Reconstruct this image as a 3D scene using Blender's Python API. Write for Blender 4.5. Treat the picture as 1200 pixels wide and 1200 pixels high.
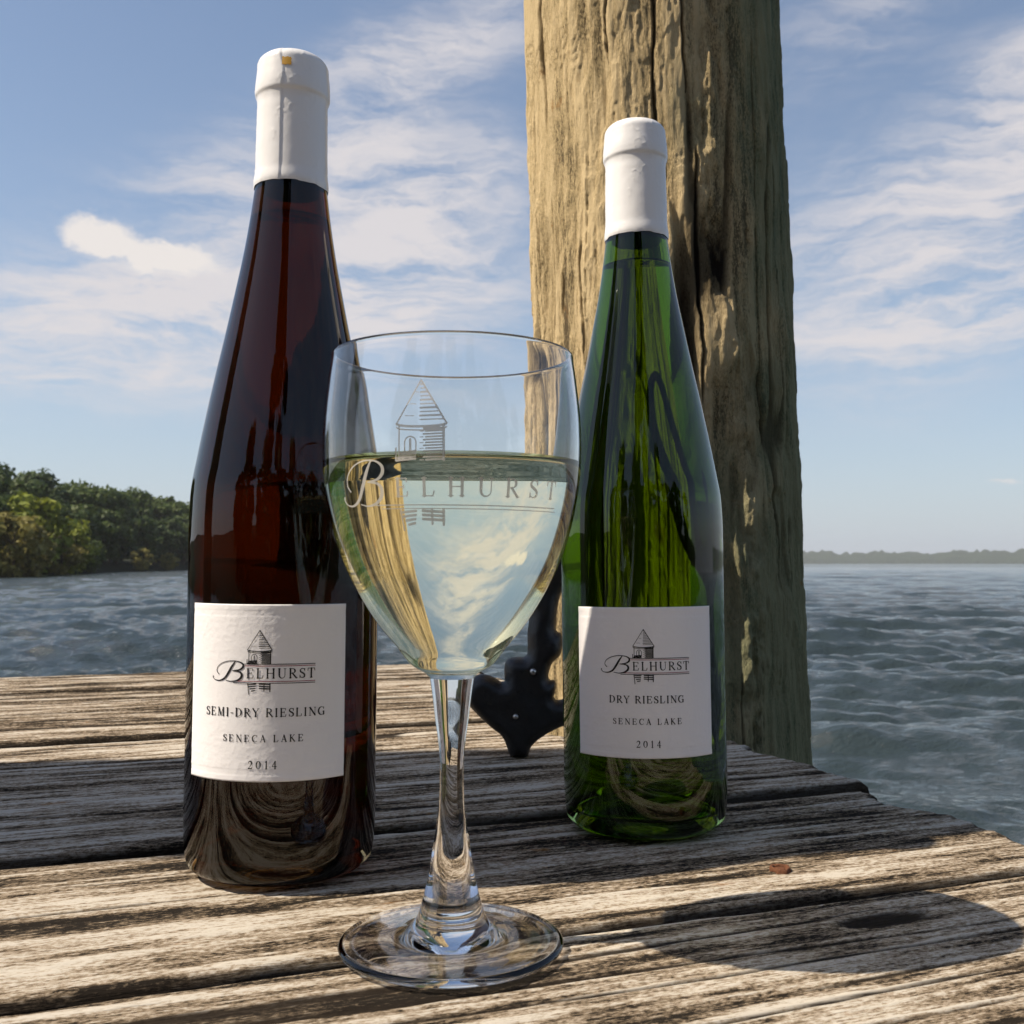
import bpy, math, random
import numpy as np
from mathutils import Vector

for o in list(bpy.data.objects):
    bpy.data.objects.remove(o)
S = bpy.context.scene
COL = S.collection
R = math.radians

# ------------------------------------------------------------------ camera
cd = bpy.data.cameras.new('camera')
cam = bpy.data.objects.new('camera', cd)
COL.objects.link(cam)
cam.location = (0, 0, .118)
cam.rotation_euler = (R(90 + 2.815), 0, 0)
cd.sensor_width = 36
cd.lens = 36.6
cd.clip_start = .01
cd.clip_end = 20000
cd.dof.use_dof = True
cd.dof.focus_distance = .41
cd.dof.aperture_fstop = 42
S.camera = cam

# ------------------------------------------------------------------ light
SUNV = Vector((-.0990, -.0168, .123)).normalized()      # towards the sun
SUN_EL = math.asin(SUNV.z)
SUN_ROT = math.atan2(SUNV.x, SUNV.y)
sd = bpy.data.lights.new('sun', 'SUN')
sd.energy = 5.0
sd.angle = R(.5)
sd.color = (1.0, .88, .71)
sun = bpy.data.objects.new('sun', sd)
sun.rotation_euler = SUNV.to_track_quat('Z', 'Y').to_euler()
COL.objects.link(sun)

S.view_settings.view_transform = 'Standard'
S.view_settings.look = 'None'
S.view_settings.exposure = 0.46
S.view_settings.gamma = 1
S.cycles.use_denoising = True
S.cycles.max_bounces = 24
S.cycles.transmission_bounces = 20
S.cycles.glossy_bounces = 8
S.cycles.diffuse_bounces = 4
S.cycles.transparent_max_bounces = 24
S.cycles.caustics_refractive = True
S.cycles.caustics_reflective = False
S.cycles.blur_glossy = 1.5
S.cycles.sample_clamp_indirect = 8
S.cycles.sample_clamp_direct = 0


class NT:
    """small node-tree writer"""
    def __init__(s, tree):
        s.t = tree
        s.t.nodes.clear()

    def n(s, typ, ins=None, **props):
        nd = s.t.nodes.new(typ)
        for k, v in props.items():
            setattr(nd, k, v)
        for k, v in (ins or {}).items():
            sock = nd.inputs[k]
            if isinstance(v, bpy.types.NodeSocket):
                s.t.links.new(v, sock)
            else:
                sock.default_value = v
        return nd

    def m(s, op, a, b=0., c=0., clamp=False):
        nd = s.t.nodes.new('ShaderNodeMath')
        nd.operation = op
        nd.use_clamp = clamp
        for i, v in enumerate((a, b, c)):
            if isinstance(v, bpy.types.NodeSocket):
                s.t.links.new(v, nd.inputs[i])
            else:
                nd.inputs[i].default_value = v
        return nd.outputs[0]

    def noise(s, vec, scale, detail=4, rough=.55, dist=0., dim='3D'):
        return s.n('ShaderNodeTexNoise', {'Vector': vec, 'Scale': scale, 'Detail': detail,
                                          'Roughness': rough, 'Distortion': dist}).outputs['Fac']

    def ramp(s, fac, stops):
        nd = s.n('ShaderNodeValToRGB', {'Fac': fac})
        el = nd.color_ramp.elements
        while len(el) > 1:
            el.remove(el[-1])
        el[0].position, el[0].color = stops[0][0], col(stops[0][1])
        for p, c in stops[1:]:
            e = el.new(p)
            e.color = col(c)
        return nd.outputs['Color']

    def mix(s, fac, a, b):
        nd = s.t.nodes.new('ShaderNodeMix')
        nd.data_type = 'RGBA'
        for sock, v in ((nd.inputs[0], fac), (nd.inputs[6], a), (nd.inputs[7], b)):
            if isinstance(v, bpy.types.NodeSocket):
                s.t.links.new(v, sock)
            elif sock == nd.inputs[0]:
                sock.default_value = v
            else:
                sock.default_value = col(v)
        return nd.outputs[2]

    def smooth(s, v, lo, hi):
        nd = s.n('ShaderNodeMapRange', {'Value': v, 'From Min': lo, 'From Max': hi}, interpolation_type='SMOOTHSTEP')
        return nd.outputs[0]

    def mapping(s, vec, scale, loc=(0, 0, 0), rot=(0, 0, 0)):
        return s.n('ShaderNodeMapping', {'Vector': vec, 'Scale': scale, 'Location': loc, 'Rotation': rot}).outputs[0]


def col(c):
    if isinstance(c, (int, float)):
        c = (c, c, c)
    return (*c, 1.) if len(c) == 3 else tuple(c)


# ------------------------------------------------------------------ sky
W = bpy.data.worlds.new('World')
S.world = W
W.use_nodes = True
T = NT(W.node_tree)
sky = T.n('ShaderNodeTexSky', sky_type='NISHITA', sun_disc=False, sun_elevation=SUN_EL, sun_rotation=SUN_ROT,
          altitude=100, air_density=1.0, dust_density=.6, ozone_density=1.5)
dirv = T.n('ShaderNodeTexCoord').outputs['Generated']
sep = T.n('ShaderNodeSeparateXYZ', {'Vector': dirv})
az = T.m('ARCTAN2', sep.outputs[0], sep.outputs[1])
el = T.m('ARCSINE', sep.outputs[2])
sph = T.n('ShaderNodeCombineXYZ', {'X': az, 'Y': el}).outputs[0]
warp = T.n('ShaderNodeTexNoise', {'Vector': T.mapping(sph, (5, 11, 1)), 'Scale': 1., 'Detail': 5., 'Roughness': .6})
wv = T.n('ShaderNodeVectorMath', {0: warp.outputs['Color'], 1: (.5, .5, .5)}, operation='SUBTRACT').outputs[0]
wv = T.n('ShaderNodeVectorMath', {0: wv, 'Scale': .16}, operation='SCALE').outputs[0]
wv = T.n('ShaderNodeVectorMath', {0: wv, 1: (1., .45, 0)}, operation='MULTIPLY').outputs[0]
sw = T.n('ShaderNodeVectorMath', {0: sph, 1: wv}, operation='ADD').outputs[0]
sws = T.n('ShaderNodeSeparateXYZ', {'Vector': sw})
azw, elw = sws.outputs[0], sws.outputs[1]


def blob(a0, e0, sa, se, amp, tilt=0., A=None, E=None):
    """a soft patch of cloud round azimuth a0, elevation e0 (degrees)"""
    A = azw if A is None else A
    E = elw if E is None else E
    da = T.m('SUBTRACT', A, R(a0))
    de = T.m('SUBTRACT', T.m('SUBTRACT', E, R(e0)), T.m('MULTIPLY', da, tilt))
    q = T.m('ADD', T.m('POWER', T.m('DIVIDE', da, R(sa)), 2.), T.m('POWER', T.m('DIVIDE', de, R(se)), 2.))
    return T.m('MULTIPLY', T.m('EXPONENT', T.m('MULTIPLY', q, -1.)), amp)


patches = [(-5, 26.5, 8, 2.6, .75, .35), (-6, 18.5, 9, 4.0, .95, .1), (-22, 13.5, 12, 3.0, .9, .12),
           (-20, 9.5, 14, 2.2, .6, .05), (-13, 21, 9, 2.0, .42, .2), (-8, 13.5, 9, 2.6, .75, 0),
           (24, 17, 10, 5.0, .95, .1), (29, 22.5, 4.5, 3.0, .9, .0), (19, 27, 6, 2.5, .45, .3),
           (22, 12, 10, 2.2, .6, .0), (-27, 28, 5, 2, .15, .2), (8, 8, 20, 2.0, .25, 0)]
dens = None
for p in patches:
    b = blob(*p)
    dens = b if dens is None else T.m('ADD', dens, b)
# cloud cover of the rest of the sky
rest = T.m('MULTIPLY', T.smooth(T.m('ABSOLUTE', az), R(34), R(60)), .25)
dens = T.m('ADD', dens, rest)
wisps = T.noise(T.mapping(sw, (5, 26, 1), rot=(0, 0, R(6))), 1., 6, .62)
fine = T.noise(T.mapping(sw, (26, 80, 1), rot=(0, 0, R(14))), 1., 5, .6)
tex = T.m('ADD', T.m('MULTIPLY', wisps, .75), T.m('MULTIPLY', fine, .25))
cov = T.m('MULTIPLY', dens, T.smooth(tex, .27, .66))
cov = T.m('MULTIPLY', T.smooth(cov, .0, .85), .92)
# two small puffy clouds
pw = T.n('ShaderNodeTexNoise', {'Vector': T.mapping(sph, (24, 34, 1)), 'Scale': 1., 'Detail': 5., 'Roughness': .62})
pv = T.n('ShaderNodeVectorMath', {0: pw.outputs['Color'], 1: (.5, .5, .5)}, operation='SUBTRACT').outputs[0]
pv = T.n('ShaderNodeVectorMath', {0: pv, 'Scale': .040}, operation='SCALE').outputs[0]
ps = T.n('ShaderNodeSeparateXYZ', {'Vector': T.n('ShaderNodeVectorMath', {0: sph, 1: pv}, operation='ADD').outputs[0]})
PA, PE = ps.outputs[0], ps.outputs[1]
puff = T.m('MAXIMUM', blob(-21.6, 16.3, 2.3, 1.25, 1., -.1, PA, PE), blob(-18.6, 15.6, 3.2, .95, .95, -.05, PA, PE))
puff = T.m('MAXIMUM', puff, blob(28.6, 20.6, 2.2, 1.3, .8, .1, PA, PE))
puff = T.m('MAXIMUM', puff, blob(25.1, 4.0, 1.2, .3, .5, 0, PA, PE))
puffc = T.m('MULTIPLY', T.smooth(puff, .25, .68), .92)
cloud = T.mix(puffc, (6.5, 6.15, 6.2), (7.7, 7.15, 6.7))
allc = T.m('MAXIMUM', cov, puffc)
skyc = T.n('ShaderNodeHueSaturation', {'Color': sky.outputs[0], 'Saturation': 1.0, 'Value': 1.1}).outputs[0]
veil = T.m('ADD', T.m('MULTIPLY', T.m('EXPONENT', T.m('MULTIPLY', T.m('ABSOLUTE', el), -9.)), .50),
           T.m('MULTIPLY', T.m('EXPONENT', T.m('MULTIPLY', T.m('ABSOLUTE', el), -2.5)), .40))
skyc = T.mix(veil, skyc, (4.4, 5.0, 5.9))
out = T.mix(allc, skyc, cloud)
bg = T.n('ShaderNodeBackground', {'Color': out, 'Strength': .085})
T.n('ShaderNodeOutputWorld', {'Surface': bg.outputs[0]})
W.cycles.sampling_method = 'MANUAL'
W.cycles.sample_map_resolution = 1024


# ------------------------------------------------------------------ helpers
def link(o, parent=None):
    COL.objects.link(o)
    if parent is not None:
        o.parent = parent
    return o


def thing(name, label, cat, loc=(0, 0, 0), group=None):
    o = bpy.data.objects.new(name, None)
    o.empty_display_size = .02
    o.location = loc
    link(o)
    o['label'] = label
    o['category'] = cat
    if group:
        o['group'] = group
    return o


def meshobj(name, V, F, mat, parent=None, smooth=True, mats=None, mi=None):
    me = bpy.data.meshes.new(name)
    V = np.asarray(V, dtype=np.float32)
    if isinstance(F, np.ndarray):
        k = F.shape[1]
        me.vertices.add(len(V))
        me.vertices.foreach_set('co', V.ravel())
        me.loops.add(F.size)
        me.loops.foreach_set('vertex_index', F.ravel().astype(np.int32))
        me.polygons.add(len(F))
        me.polygons.foreach_set('loop_start', np.arange(0, F.size, k, dtype=np.int32))
        me.update(calc_edges=True)
    else:
        me.from_pydata([tuple(map(float, v)) for v in V], [], F)
    if mats:
        for m in mats:
            me.materials.append(m)
        if mi is not None:
            me.polygons.foreach_set('material_index', np.asarray(mi, dtype=np.int32))
    elif mat:
        me.materials.append(mat)
    me.polygons.foreach_set('use_smooth', np.full(len(me.polygons), smooth))
    me.validate()
    o = bpy.data.objects.new(name, me)
    return link(o, parent)


def attr(o, name, data):
    a = o.data.attributes.new(name, 'FLOAT', 'POINT')
    a.data.foreach_set('value', np.asarray(data, dtype=np.float32).ravel())


def grid_faces(nu, nv, wrap_v=False, flip=False):
    i = np.arange(nu - 1)[:, None]
    j = np.arange(nv if wrap_v else nv - 1)[None, :]
    j2 = (j + 1) % nv
    a = i * nv + j
    b = (i + 1) * nv + j
    c = (i + 1) * nv + j2
    d = i * nv + j2
    F = np.stack([a, b, c, d] if not flip else [a, d, c, b], -1).reshape(-1, 4)
    return F


def dense(prof, n):
    """resample a profile with a centripetal-ish monotone cubic through its points"""
    P = np.array(prof, float)
    seg = np.hypot(*np.diff(P, axis=0).T)
    t = np.concatenate([[0], np.cumsum(seg)])
    m = np.zeros_like(P)
    d = np.diff(P, axis=0) / seg[:, None]
    m[1:-1] = (d[:-1] * seg[1:, None] + d[1:] * seg[:-1, None]) / (seg[1:] + seg[:-1])[:, None]
    m[0], m[-1] = d[0], d[-1]
    T_ = np.linspace(0, t[-1], n)
    k = np.clip(np.searchsorted(t, T_, side='right') - 1, 0, len(seg) - 1)
    h = seg[k]
    x = ((T_ - t[k]) / h)[:, None]
    h = h[:, None]
    out = ((1 + 2 * x) * (1 - x) ** 2 * P[k] + x * (1 - x) ** 2 * h * m[k]
           + x * x * (3 - 2 * x) * P[k + 1] + x * x * (x - 1) * h * m[k + 1])
    out[:, 0] = np.maximum(out[:, 0], 1e-5)
    return out


def lathe(name, prof, mat, parent, seg=160, flip=False, smooth=True, wob=None):
    """surface of revolution; profile ordered upwards on an outer wall -> normals point outwards"""
    P = np.asarray(prof, float)
    th = np.linspace(0, 2 * np.pi, seg, endpoint=False)
    r = P[:, 0][:, None] * np.ones(seg)
    z = P[:, 1][:, None] * np.ones(seg)
    if wob is not None:
        r, z = wob(r, z, th[None, :])
    V = np.stack([r * np.cos(th), r * np.sin(th), z], -1).reshape(-1, 3)
    F = grid_faces(len(P), seg, wrap_v=True, flip=not flip)
    return meshobj(name, V, F, mat, parent, smooth)


# value noise on arrays
def _hash(ix, iy, seed):
    h = (ix.astype(np.int64) * 374761393 + iy.astype(np.int64) * 668265263 + seed * 974711) & 0xffffffff
    h = ((h ^ (h >> 13)) * 1274126177) & 0xffffffff
    h = (h ^ (h >> 16)) & 0xffffffff
    return h / 4294967295.


def vn(x, y, seed=0):
    x, y = np.broadcast_arrays(np.asarray(x, float), np.asarray(y, float))
    ix, iy = np.floor(x), np.floor(y)
    fx, fy = x - ix, y - iy
    fx = fx * fx * fx * (fx * (fx * 6 - 15) + 10)
    fy = fy * fy * fy * (fy * (fy * 6 - 15) + 10)
    a, b = _hash(ix, iy, seed), _hash(ix + 1, iy, seed)
    c, d = _hash(ix, iy + 1, seed), _hash(ix + 1, iy + 1, seed)
    return (a * (1 - fx) + b * fx) * (1 - fy) + (c * (1 - fx) + d * fx) * fy


def fbm(x, y, seed=0, oct=4, gain=.5):
    s, amp, tot = 0, 1., 0.
    for k in range(oct):
        s = s + vn(x * 2 ** k + 17.3 * k, y * 2 ** k - 9.1 * k, seed + k) * amp
        tot += amp
        amp *= gain
    return s / tot


def sstep(x, a, b):
    t = np.clip((x - a) / (b - a), 0, 1)
    return t * t * (3 - 2 * t)


# ------------------------------------------------------------------ materials
def material(name):
    m = bpy.data.materials.new(name)
    m.use_nodes = True
    return m, NT(m.node_tree)


def finish(T, surf, vol=None):
    o = T.n('ShaderNodeOutputMaterial')
    if surf is not None:
        T.t.links.new(surf, o.inputs['Surface'])
    if vol is not None:
        T.t.links.new(vol, o.inputs['Volume'])


def glass_mat(name, color, ior, rough=0.):
    m, T = material(name)
    g = T.n('ShaderNodeBsdfGlass', {'Color': col(color), 'IOR': ior, 'Roughness': rough})
    finish(T, g.outputs[0])
    return m


def plain(name, color, rough=.5, spec=.5, metal=0., bump=None, vary=0.):
    m, T = material(name)
    tc = T.n('ShaderNodeTexCoord').outputs['Object']
    c = color
    ins = {'Roughness': rough, 'Specular IOR Level': spec, 'Metallic': metal}
    if vary:
        f = T.noise(tc, bump[0] if bump else 40., 5)
        dark = tuple(v * (1 - vary) for v in color)
        lite = tuple(min(1, v * (1 + vary)) for v in color)
        ins['Base Color'] = T.mix(f, dark, lite)
    else:
        ins['Base Color'] = col(c)
    if bump:
        h = T.noise(tc, bump[0], 4)
        ins['Normal'] = T.n('ShaderNodeBump', {'Height': h, 'Strength': 1., 'Distance': bump[1]}).outputs[0]
    finish(T, T.n('ShaderNodeBsdfPrincipled', ins).outputs[0])
    return m


def plank_mat(name, pale, mid, dark, along=0, green=0., base=-.055):
    """weathered timber: 'ridge' (0 in the grooves, 1 on the raised grain) and 'stain' are geometry attributes"""
    m, T = material(name)
    tc = T.n('ShaderNodeTexCoord').outputs['Object']
    sc = [220., 220., 220.]
    sc[along] = 26.
    g1 = T.noise(T.mapping(tc, tuple(sc)), 1., 6, .62)
    sc2 = [1500., 1500., 1500.]
    sc2[along] = 130.
    g2 = T.noise(T.mapping(tc, tuple(sc2)), 1., 4, .65)
    sc3 = [62., 62., 62.]
    sc3[along] = 13.
    blot = T.noise(T.mapping(tc, tuple(sc3)), 1., 5, .6)
    sc4 = [900., 900., 900.]
    sc4[along] = 420.
    speck = T.noise(T.mapping(tc, tuple(sc4)), 1., 5, .7)
    ridge = T.n('ShaderNodeAttribute', attribute_name='ridge').outputs['Fac']
    stain_shade = T.n('ShaderNodeAttribute', attribute_name='stain_shade').outputs['Fac']
    f = T.m('ADD', T.m('MULTIPLY', g1, .58), T.m('MULTIPLY', ridge, .30))
    f = T.m('ADD', f, T.m('MULTIPLY', T.m('SUBTRACT', blot, .5), 1.35))
    f = T.m('ADD', f, T.m('MULTIPLY', T.m('SUBTRACT', g2, .5), .95))
    f = T.m('ADD', f, T.m('MULTIPLY', T.m('SUBTRACT', speck, .5), 1.25))
    sc5 = [95., 95., 95.]
    sc5[along] = 5.
    band = T.noise(T.mapping(tc, tuple(sc5)), 1., 3, .5)
    f = T.m('ADD', f, T.m('MULTIPLY', T.m('SUBTRACT', band, .5), .8))
    rnd = T.n('ShaderNodeObjectInfo').outputs['Random']
    f = T.m('ADD', f, T.m('ADD', T.m('MULTIPLY', T.m('SUBTRACT', rnd, .5), .16), base))
    tan = tuple(a + (b - a) * k for a, b, k in zip(mid, pale, (.52, .47, .42)))
    c = T.ramp(f, [(.17, dark), (.36, mid), (.52, tan), (.70, pale)])
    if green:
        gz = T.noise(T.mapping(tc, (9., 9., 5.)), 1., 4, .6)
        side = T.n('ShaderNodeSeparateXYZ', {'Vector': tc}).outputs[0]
        gz = T.m('ADD', gz, T.m('MULTIPLY', side, 3.0))      # green film, stronger towards one side to paint in that side's shade
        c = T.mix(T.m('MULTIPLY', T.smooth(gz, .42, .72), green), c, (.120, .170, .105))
    rust = T.noise(T.mapping(tc, (26., 60., 40.), loc=(3, 7, 1)), 1., 4, .6)
    c = T.mix(T.m('MULTIPLY', T.smooth(rust, .66, .74), .55), c, (.30, .135, .03))
    c = T.mix(stain_shade, c, (.022, .017, .013))
    h = T.m('ADD', T.m('MULTIPLY', g1, .7), T.m('ADD', T.m('MULTIPLY', g2, .5), T.m('MULTIPLY', speck, .3)))
    nrm = T.n('ShaderNodeBump', {'Height': h, 'Strength': .9, 'Distance': .0016 if along == 0 else .003}).outputs[0]
    b = T.n('ShaderNodeBsdfPrincipled', {'Base Color': c, 'Roughness': .9, 'Specular IOR Level': .04, 'Normal': nrm})
    finish(T, b.outputs[0])
    return m


M = {}
M['clear'] = glass_mat('clear_glass', (1, 1, 1), 1.5)


def tinted(name, color):
    m, T = material(name)
    b = T.n('ShaderNodeBsdfPrincipled', {'Base Color': col(color), 'Roughness': 0., 'IOR': 1.5, 'Transmission Weight': 1.})
    finish(T, b.outputs[0])
    return m


M['amber_skin'] = tinted('amber_bottle_glass', (.54, .35, .15))
M['green_skin'] = tinted('green_bottle_glass', (.40, .57, .18))
M['wine_top'] = glass_mat('wine_surface', (.98, .98, .90), 1.34)
M['wine_pale'] = glass_mat('pale_wine', (.975, .965, .84), 1.34 / 1.5)
M['wine_amber'] = glass_mat('wine_behind_amber_glass', (.26, .10, .026), 1.34 / 1.5)
M['wine_green'] = glass_mat('wine_behind_green_glass', (.42, .53, .03), 1.34 / 1.5)
M['dry_amber'] = glass_mat('amber_inner_wall', (.26, .10, .026), 1.5)
M['dry_green'] = glass_mat('green_inner_wall', (.42, .53, .03), 1.5)
M['foil'] = plain('white_capsule_foil', (.84, .83, .83), .27, .5, bump=(300., .00004))
M['paper'] = plain('label_paper', (.86, .845, .86), .62, .3, bump=(520., .0001))
M['ink'] = plain('black_ink', (.012, .012, .014), .5, .3)
M['red_ink'] = plain('maroon_ink', (.30, .035, .06), .5, .3)
M['gold'] = plain('gold_paper', (.55, .30, .03), .45, .5)
M['iron'] = plain('black_iron', (.012, .012, .013), .5, .45, bump=(160., .0008), vary=.3)
M['steel'] = plain('worn_steel', (.62, .60, .57), .32, .5, metal=1.)
M['rust'] = plain('rusty_iron', (.12, .05, .026), .85, .2, bump=(700., .0006), vary=.4)
m, T = material('etched_glass')
tr = T.n('ShaderNodeBsdfTransparent')
df = T.n('ShaderNodeBsdfDiffuse', {'Color': col((.78, .76, .72))})
tl = T.n('ShaderNodeBsdfTranslucent', {'Color': col((.78, .76, .72))})
a1 = T.n('ShaderNodeMixShader', {0: .4, 1: df.outputs[0], 2: tl.outputs[0]})
a2 = T.n('ShaderNodeMixShader', {0: .82, 1: tr.outputs[0], 2: a1.outputs[0]})
finish(T, a2.outputs[0])
M['etch'] = m
M['plank'] = plank_mat('weathered_plank', (.56, .51, .435), (.20, .15, .10), (.022, .018, .014))
M['joist'] = plank_mat('old_joist', (.20, .16, .12), (.10, .08, .06), (.03, .025, .02))
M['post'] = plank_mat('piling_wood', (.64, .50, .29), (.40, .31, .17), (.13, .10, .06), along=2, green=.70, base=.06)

m, T = material('lake_water')
tc = T.n('ShaderNodeTexCoord').outputs['Object']
n1 = T.noise(T.mapping(tc, (5., 9., 1.)), 1., 5, .6)
n2 = T.noise(T.mapping(tc, (1.1, 1.9, 1.)), 1., 4, .55)
n3 = T.noise(T.mapping(tc, (15., 27., 1.)), 1., 4, .6)
h = T.m('ADD', T.m('ADD', T.m('MULTIPLY', n1, .06), T.m('MULTIPLY', n2, .10)), T.m('MULTIPLY', n3, .034))
nrm = T.n('ShaderNodeBump', {'Height': h, 'Strength': .6, 'Distance': 1.}).outputs[0]
b = T.n('ShaderNodeBsdfPrincipled', {'Base Color': col((.028, .040, .044)), 'Roughness': .05, 'IOR': 1.333,
                                     'Specular IOR Level': .5, 'Normal': nrm})
finish(T, b.outputs[0])
M['water'] = m


def leaf_mat(name, c1, c2):
    m, T = material(name)
    tc = T.n('ShaderNodeTexCoord').outputs['Object']
    f = T.noise(tc, .9, 4, .6)
    c = T.mix(T.smooth(f, .3, .7), c1, c2)
    d = T.n('ShaderNodeBsdfPrincipled', {'Base Color': c, 'Roughness': .6, 'Specular IOR Level': .25})
    t = T.n('ShaderNodeBsdfTranslucent', {'Color': c})
    mx = T.n('ShaderNodeMixShader', {0: .25, 1: d.outputs[0], 2: t.outputs[0]})
    finish(T, mx.outputs[0])
    return m


M['leaf_dark'] = leaf_mat('dark_foliage', (.026, .048, .012), (.070, .105, .022))
M['leaf_mid'] = leaf_mat('mid_foliage', (.048, .078, .016), (.10, .135, .026))
M['leaf_bright'] = leaf_mat('yellow_green_foliage', (.15, .19, .018), (.28, .30, .03))
M['leaf_ochre'] = leaf_mat('ochre_foliage', (.15, .14, .03), (.29, .245, .06))
M['bark'] = plain('bark', (.07, .055, .04), .9, .1, bump=(6., .05), vary=.4)
M['soil'] = plain('shore_ground', (.018, .021, .011), .95, .1, bump=(1.2, .2), vary=.5)
M['far'] = plain('far_wooded_hill', (.030, .045, .022), .95, .0, bump=(.05, 8.), vary=.5)

# ------------------------------------------------------------------ water and shores
WZ = -1.2


def build_water():
    rings = np.exp(np.linspace(math.log(1.0), math.log(4200), 1400))
    a_in = np.radians(np.linspace(-34, 34, 520))
    a_out = np.radians(np.linspace(34, 326, 120))[1:-1]
    A = np.concatenate([a_in, a_out])
    X = rings[:, None] * np.sin(A)
    Y = rings[:, None] * np.cos(A)
    sp = np.gradient(rings)[:, None]
    sp = np.maximum(sp, rings[:, None] * .0023)
    rs = np.random.RandomState(5)
    Z = np.zeros_like(X)
    wx = vn(X * .12, Y * .12, 3) * 6
    for k in range(96):
        lam = .13 * (1.25 / .13) ** rs.rand() if k < 72 else (3. * 3 ** rs.rand() if k < 80 else 1.25 * 2.3 ** rs.rand())
        th = R(-97) + rs.normal(0, .42)
        kk = 2 * np.pi / lam
        ph = kk * (X * math.cos(th) + Y * math.sin(th)) + rs.rand() * 7 + wx * (1 if lam > .8 else 2.5) * .6
        am = .0082 * lam ** .95 if k < 72 else (.011 * lam ** .5 if k < 80 else .0038 * lam ** .8)
        fade = np.clip((lam / sp - 2.2) / 3., 0, 1)
        s = np.sin(ph)
        Z += am * fade * (s + .35 * np.cos(2 * ph))
    mod = .55 + .9 * vn(X * .35, Y * .55, 9)
    Z = WZ + Z * mod * 1.15
    V = np.stack([X, Y, Z], -1).reshape(-1, 3)
    F = grid_faces(len(rings), len(A), wrap_v=True, flip=True)
    o = meshobj('water', V, F, M['water'])
    # middle patch under the dock
    n = len(A)
    me = o.data
    o['kind'] = 'structure'
    V2 = [(x, y, WZ) for x, y in ((-1.2, -1.2), (1.2, -1.2), (1.2, 1.2), (-1.2, 1.2))]
    return o


build_water()

# left shore bank, running away from the camera
ys = np.linspace(-150, 620, 150)
sx = np.interp(ys, [-150, 0, 53, 98, 146, 189, 357, 640], [-70, -45, -40, -48, -58, -59, -56, -40])
off = np.array([-2, 0, 1.2, 3, 8, 20, 45, 90, 160])
hz = np.array([-1.2, -.15, .5, .9, 1.3, 1.9, 3.0, 4.5, 6.0])
X = sx[:, None] - off + (vn(ys[:, None] * .12, off * .2, 2) - .5) * 2.5
Y = ys[:, None] + 0 * off
Z = WZ + hz + (vn(ys[:, None] * .1, off * .1, 5) - .5) * hz * .3
o = meshobj('shore_bank', np.stack([X, Y, Z], -1).reshape(-1, 3), grid_faces(len(ys), len(off), flip=False), M['soil'])
o['kind'] = 'structure'

# far shore: a low wooded ridge three kilometres off
azs = np.radians(np.linspace(-70, 70, 900))
dep = np.array([3000, 3003, 3060, 3160, 3300, 3500])
top = np.array([-1.0, 17, 30, 38, 44, 30])
rough = fbm(azs * 45, azs * 0, 4, 3)[:, None]
bump = fbm(azs[:, None] * 700, dep[None, :] * .01, 7, 3)
X = dep * np.sin(azs)[:, None]
Y = dep * np.cos(azs)[:, None]
Z = WZ + top * (.68 + .30 * (rough - .5) + .50 * (bump - .5) + .12 * np.degrees(azs)[:, None] / 30 * 1.0)
Z[:, 0] = WZ - 1
o = meshobj('far_shore', np.stack([X, Y, Z], -1).reshape(-1, 3), grid_faces(len(azs), len(dep), flip=True), M['far'])
o['kind'] = 'structure'


# ------------------------------------------------------------------ trees
def crown_mesh(seed, h, rad, n, leaf, low=.18):
    rs = np.random.RandomState(seed)
    cl = []
    nc = 46
    for k in range(nc):
        u = rs.rand()
        z = low + (1 - low) * u
        # widest a bit below the middle
        w = math.sin(math.pi * min(1, (z - low * .6) / (1.08 - low * .6))) ** .7
        a = rs.rand() * 6.283
        rr = rad * w * (.35 + .65 * rs.rand() ** .5) * (.8 + .4 * rs.rand())
        cl.append((rr * math.cos(a), rr * math.sin(a), z * h * (.92 + .1 * rs.rand()), rad * (.16 + .2 * rs.rand())))
    cl = np.array(cl)
    idx = rs.randint(0, nc, n)
    d = rs.normal(size=(n, 3))
    d /= np.linalg.norm(d, axis=1)[:, None]
    P = cl[idx, :3] + d * (cl[idx, 3] * rs.rand(n) ** .4)[:, None] * np.array([1.2, 1.2, .8])
    nrm = d + rs.normal(size=(n, 3)) * .6 + np.array([0, 0, .5])
    nrm /= np.linalg.norm(nrm, axis=1)[:, None]
    t = np.cross(nrm, rs.normal(size=(n, 3)))
    t /= np.linalg.norm(t, axis=1)[:, None]
    b = np.cross(nrm, t)
    s = leaf * (.6 + .8 * rs.rand(n))[:, None]
    V = np.stack([P - t * s, P - b * s * .55, P + t * s, P + b * s * .55], 1).reshape(-1, 3)
    F = np.arange(4 * n).reshape(-1, 4)
    return V, F, cl


def tube(pts, rad, seg=8):
    pts = [Vector(p) for p in pts]
    V, F = [], []
    for i, p in enumerate(pts):
        t = (pts[min(i + 1, len(pts) - 1)] - pts[max(i - 1, 0)]).normalized()
        a = t.orthogonal().normalized() if i == 0 else (a - t * a.dot(t)).normalized()
        b = t.cross(a)
        for k in range(seg):
            th = 2 * math.pi * k / seg
            V.append(p + (a * math.cos(th) + b * math.sin(th)) * rad[i])
    for i in range(len(pts) - 1):
        for k in range(seg):
            k2 = (k + 1) % seg
            F.append((i * seg + k, i * seg + k2, (i + 1) * seg + k2, (i + 1) * seg + k))
    F.append(tuple(range(seg))[::-1])
    F.append(tuple(range((len(pts) - 1) * seg, len(pts) * seg)))
    return [tuple(v) for v in V], F


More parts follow.
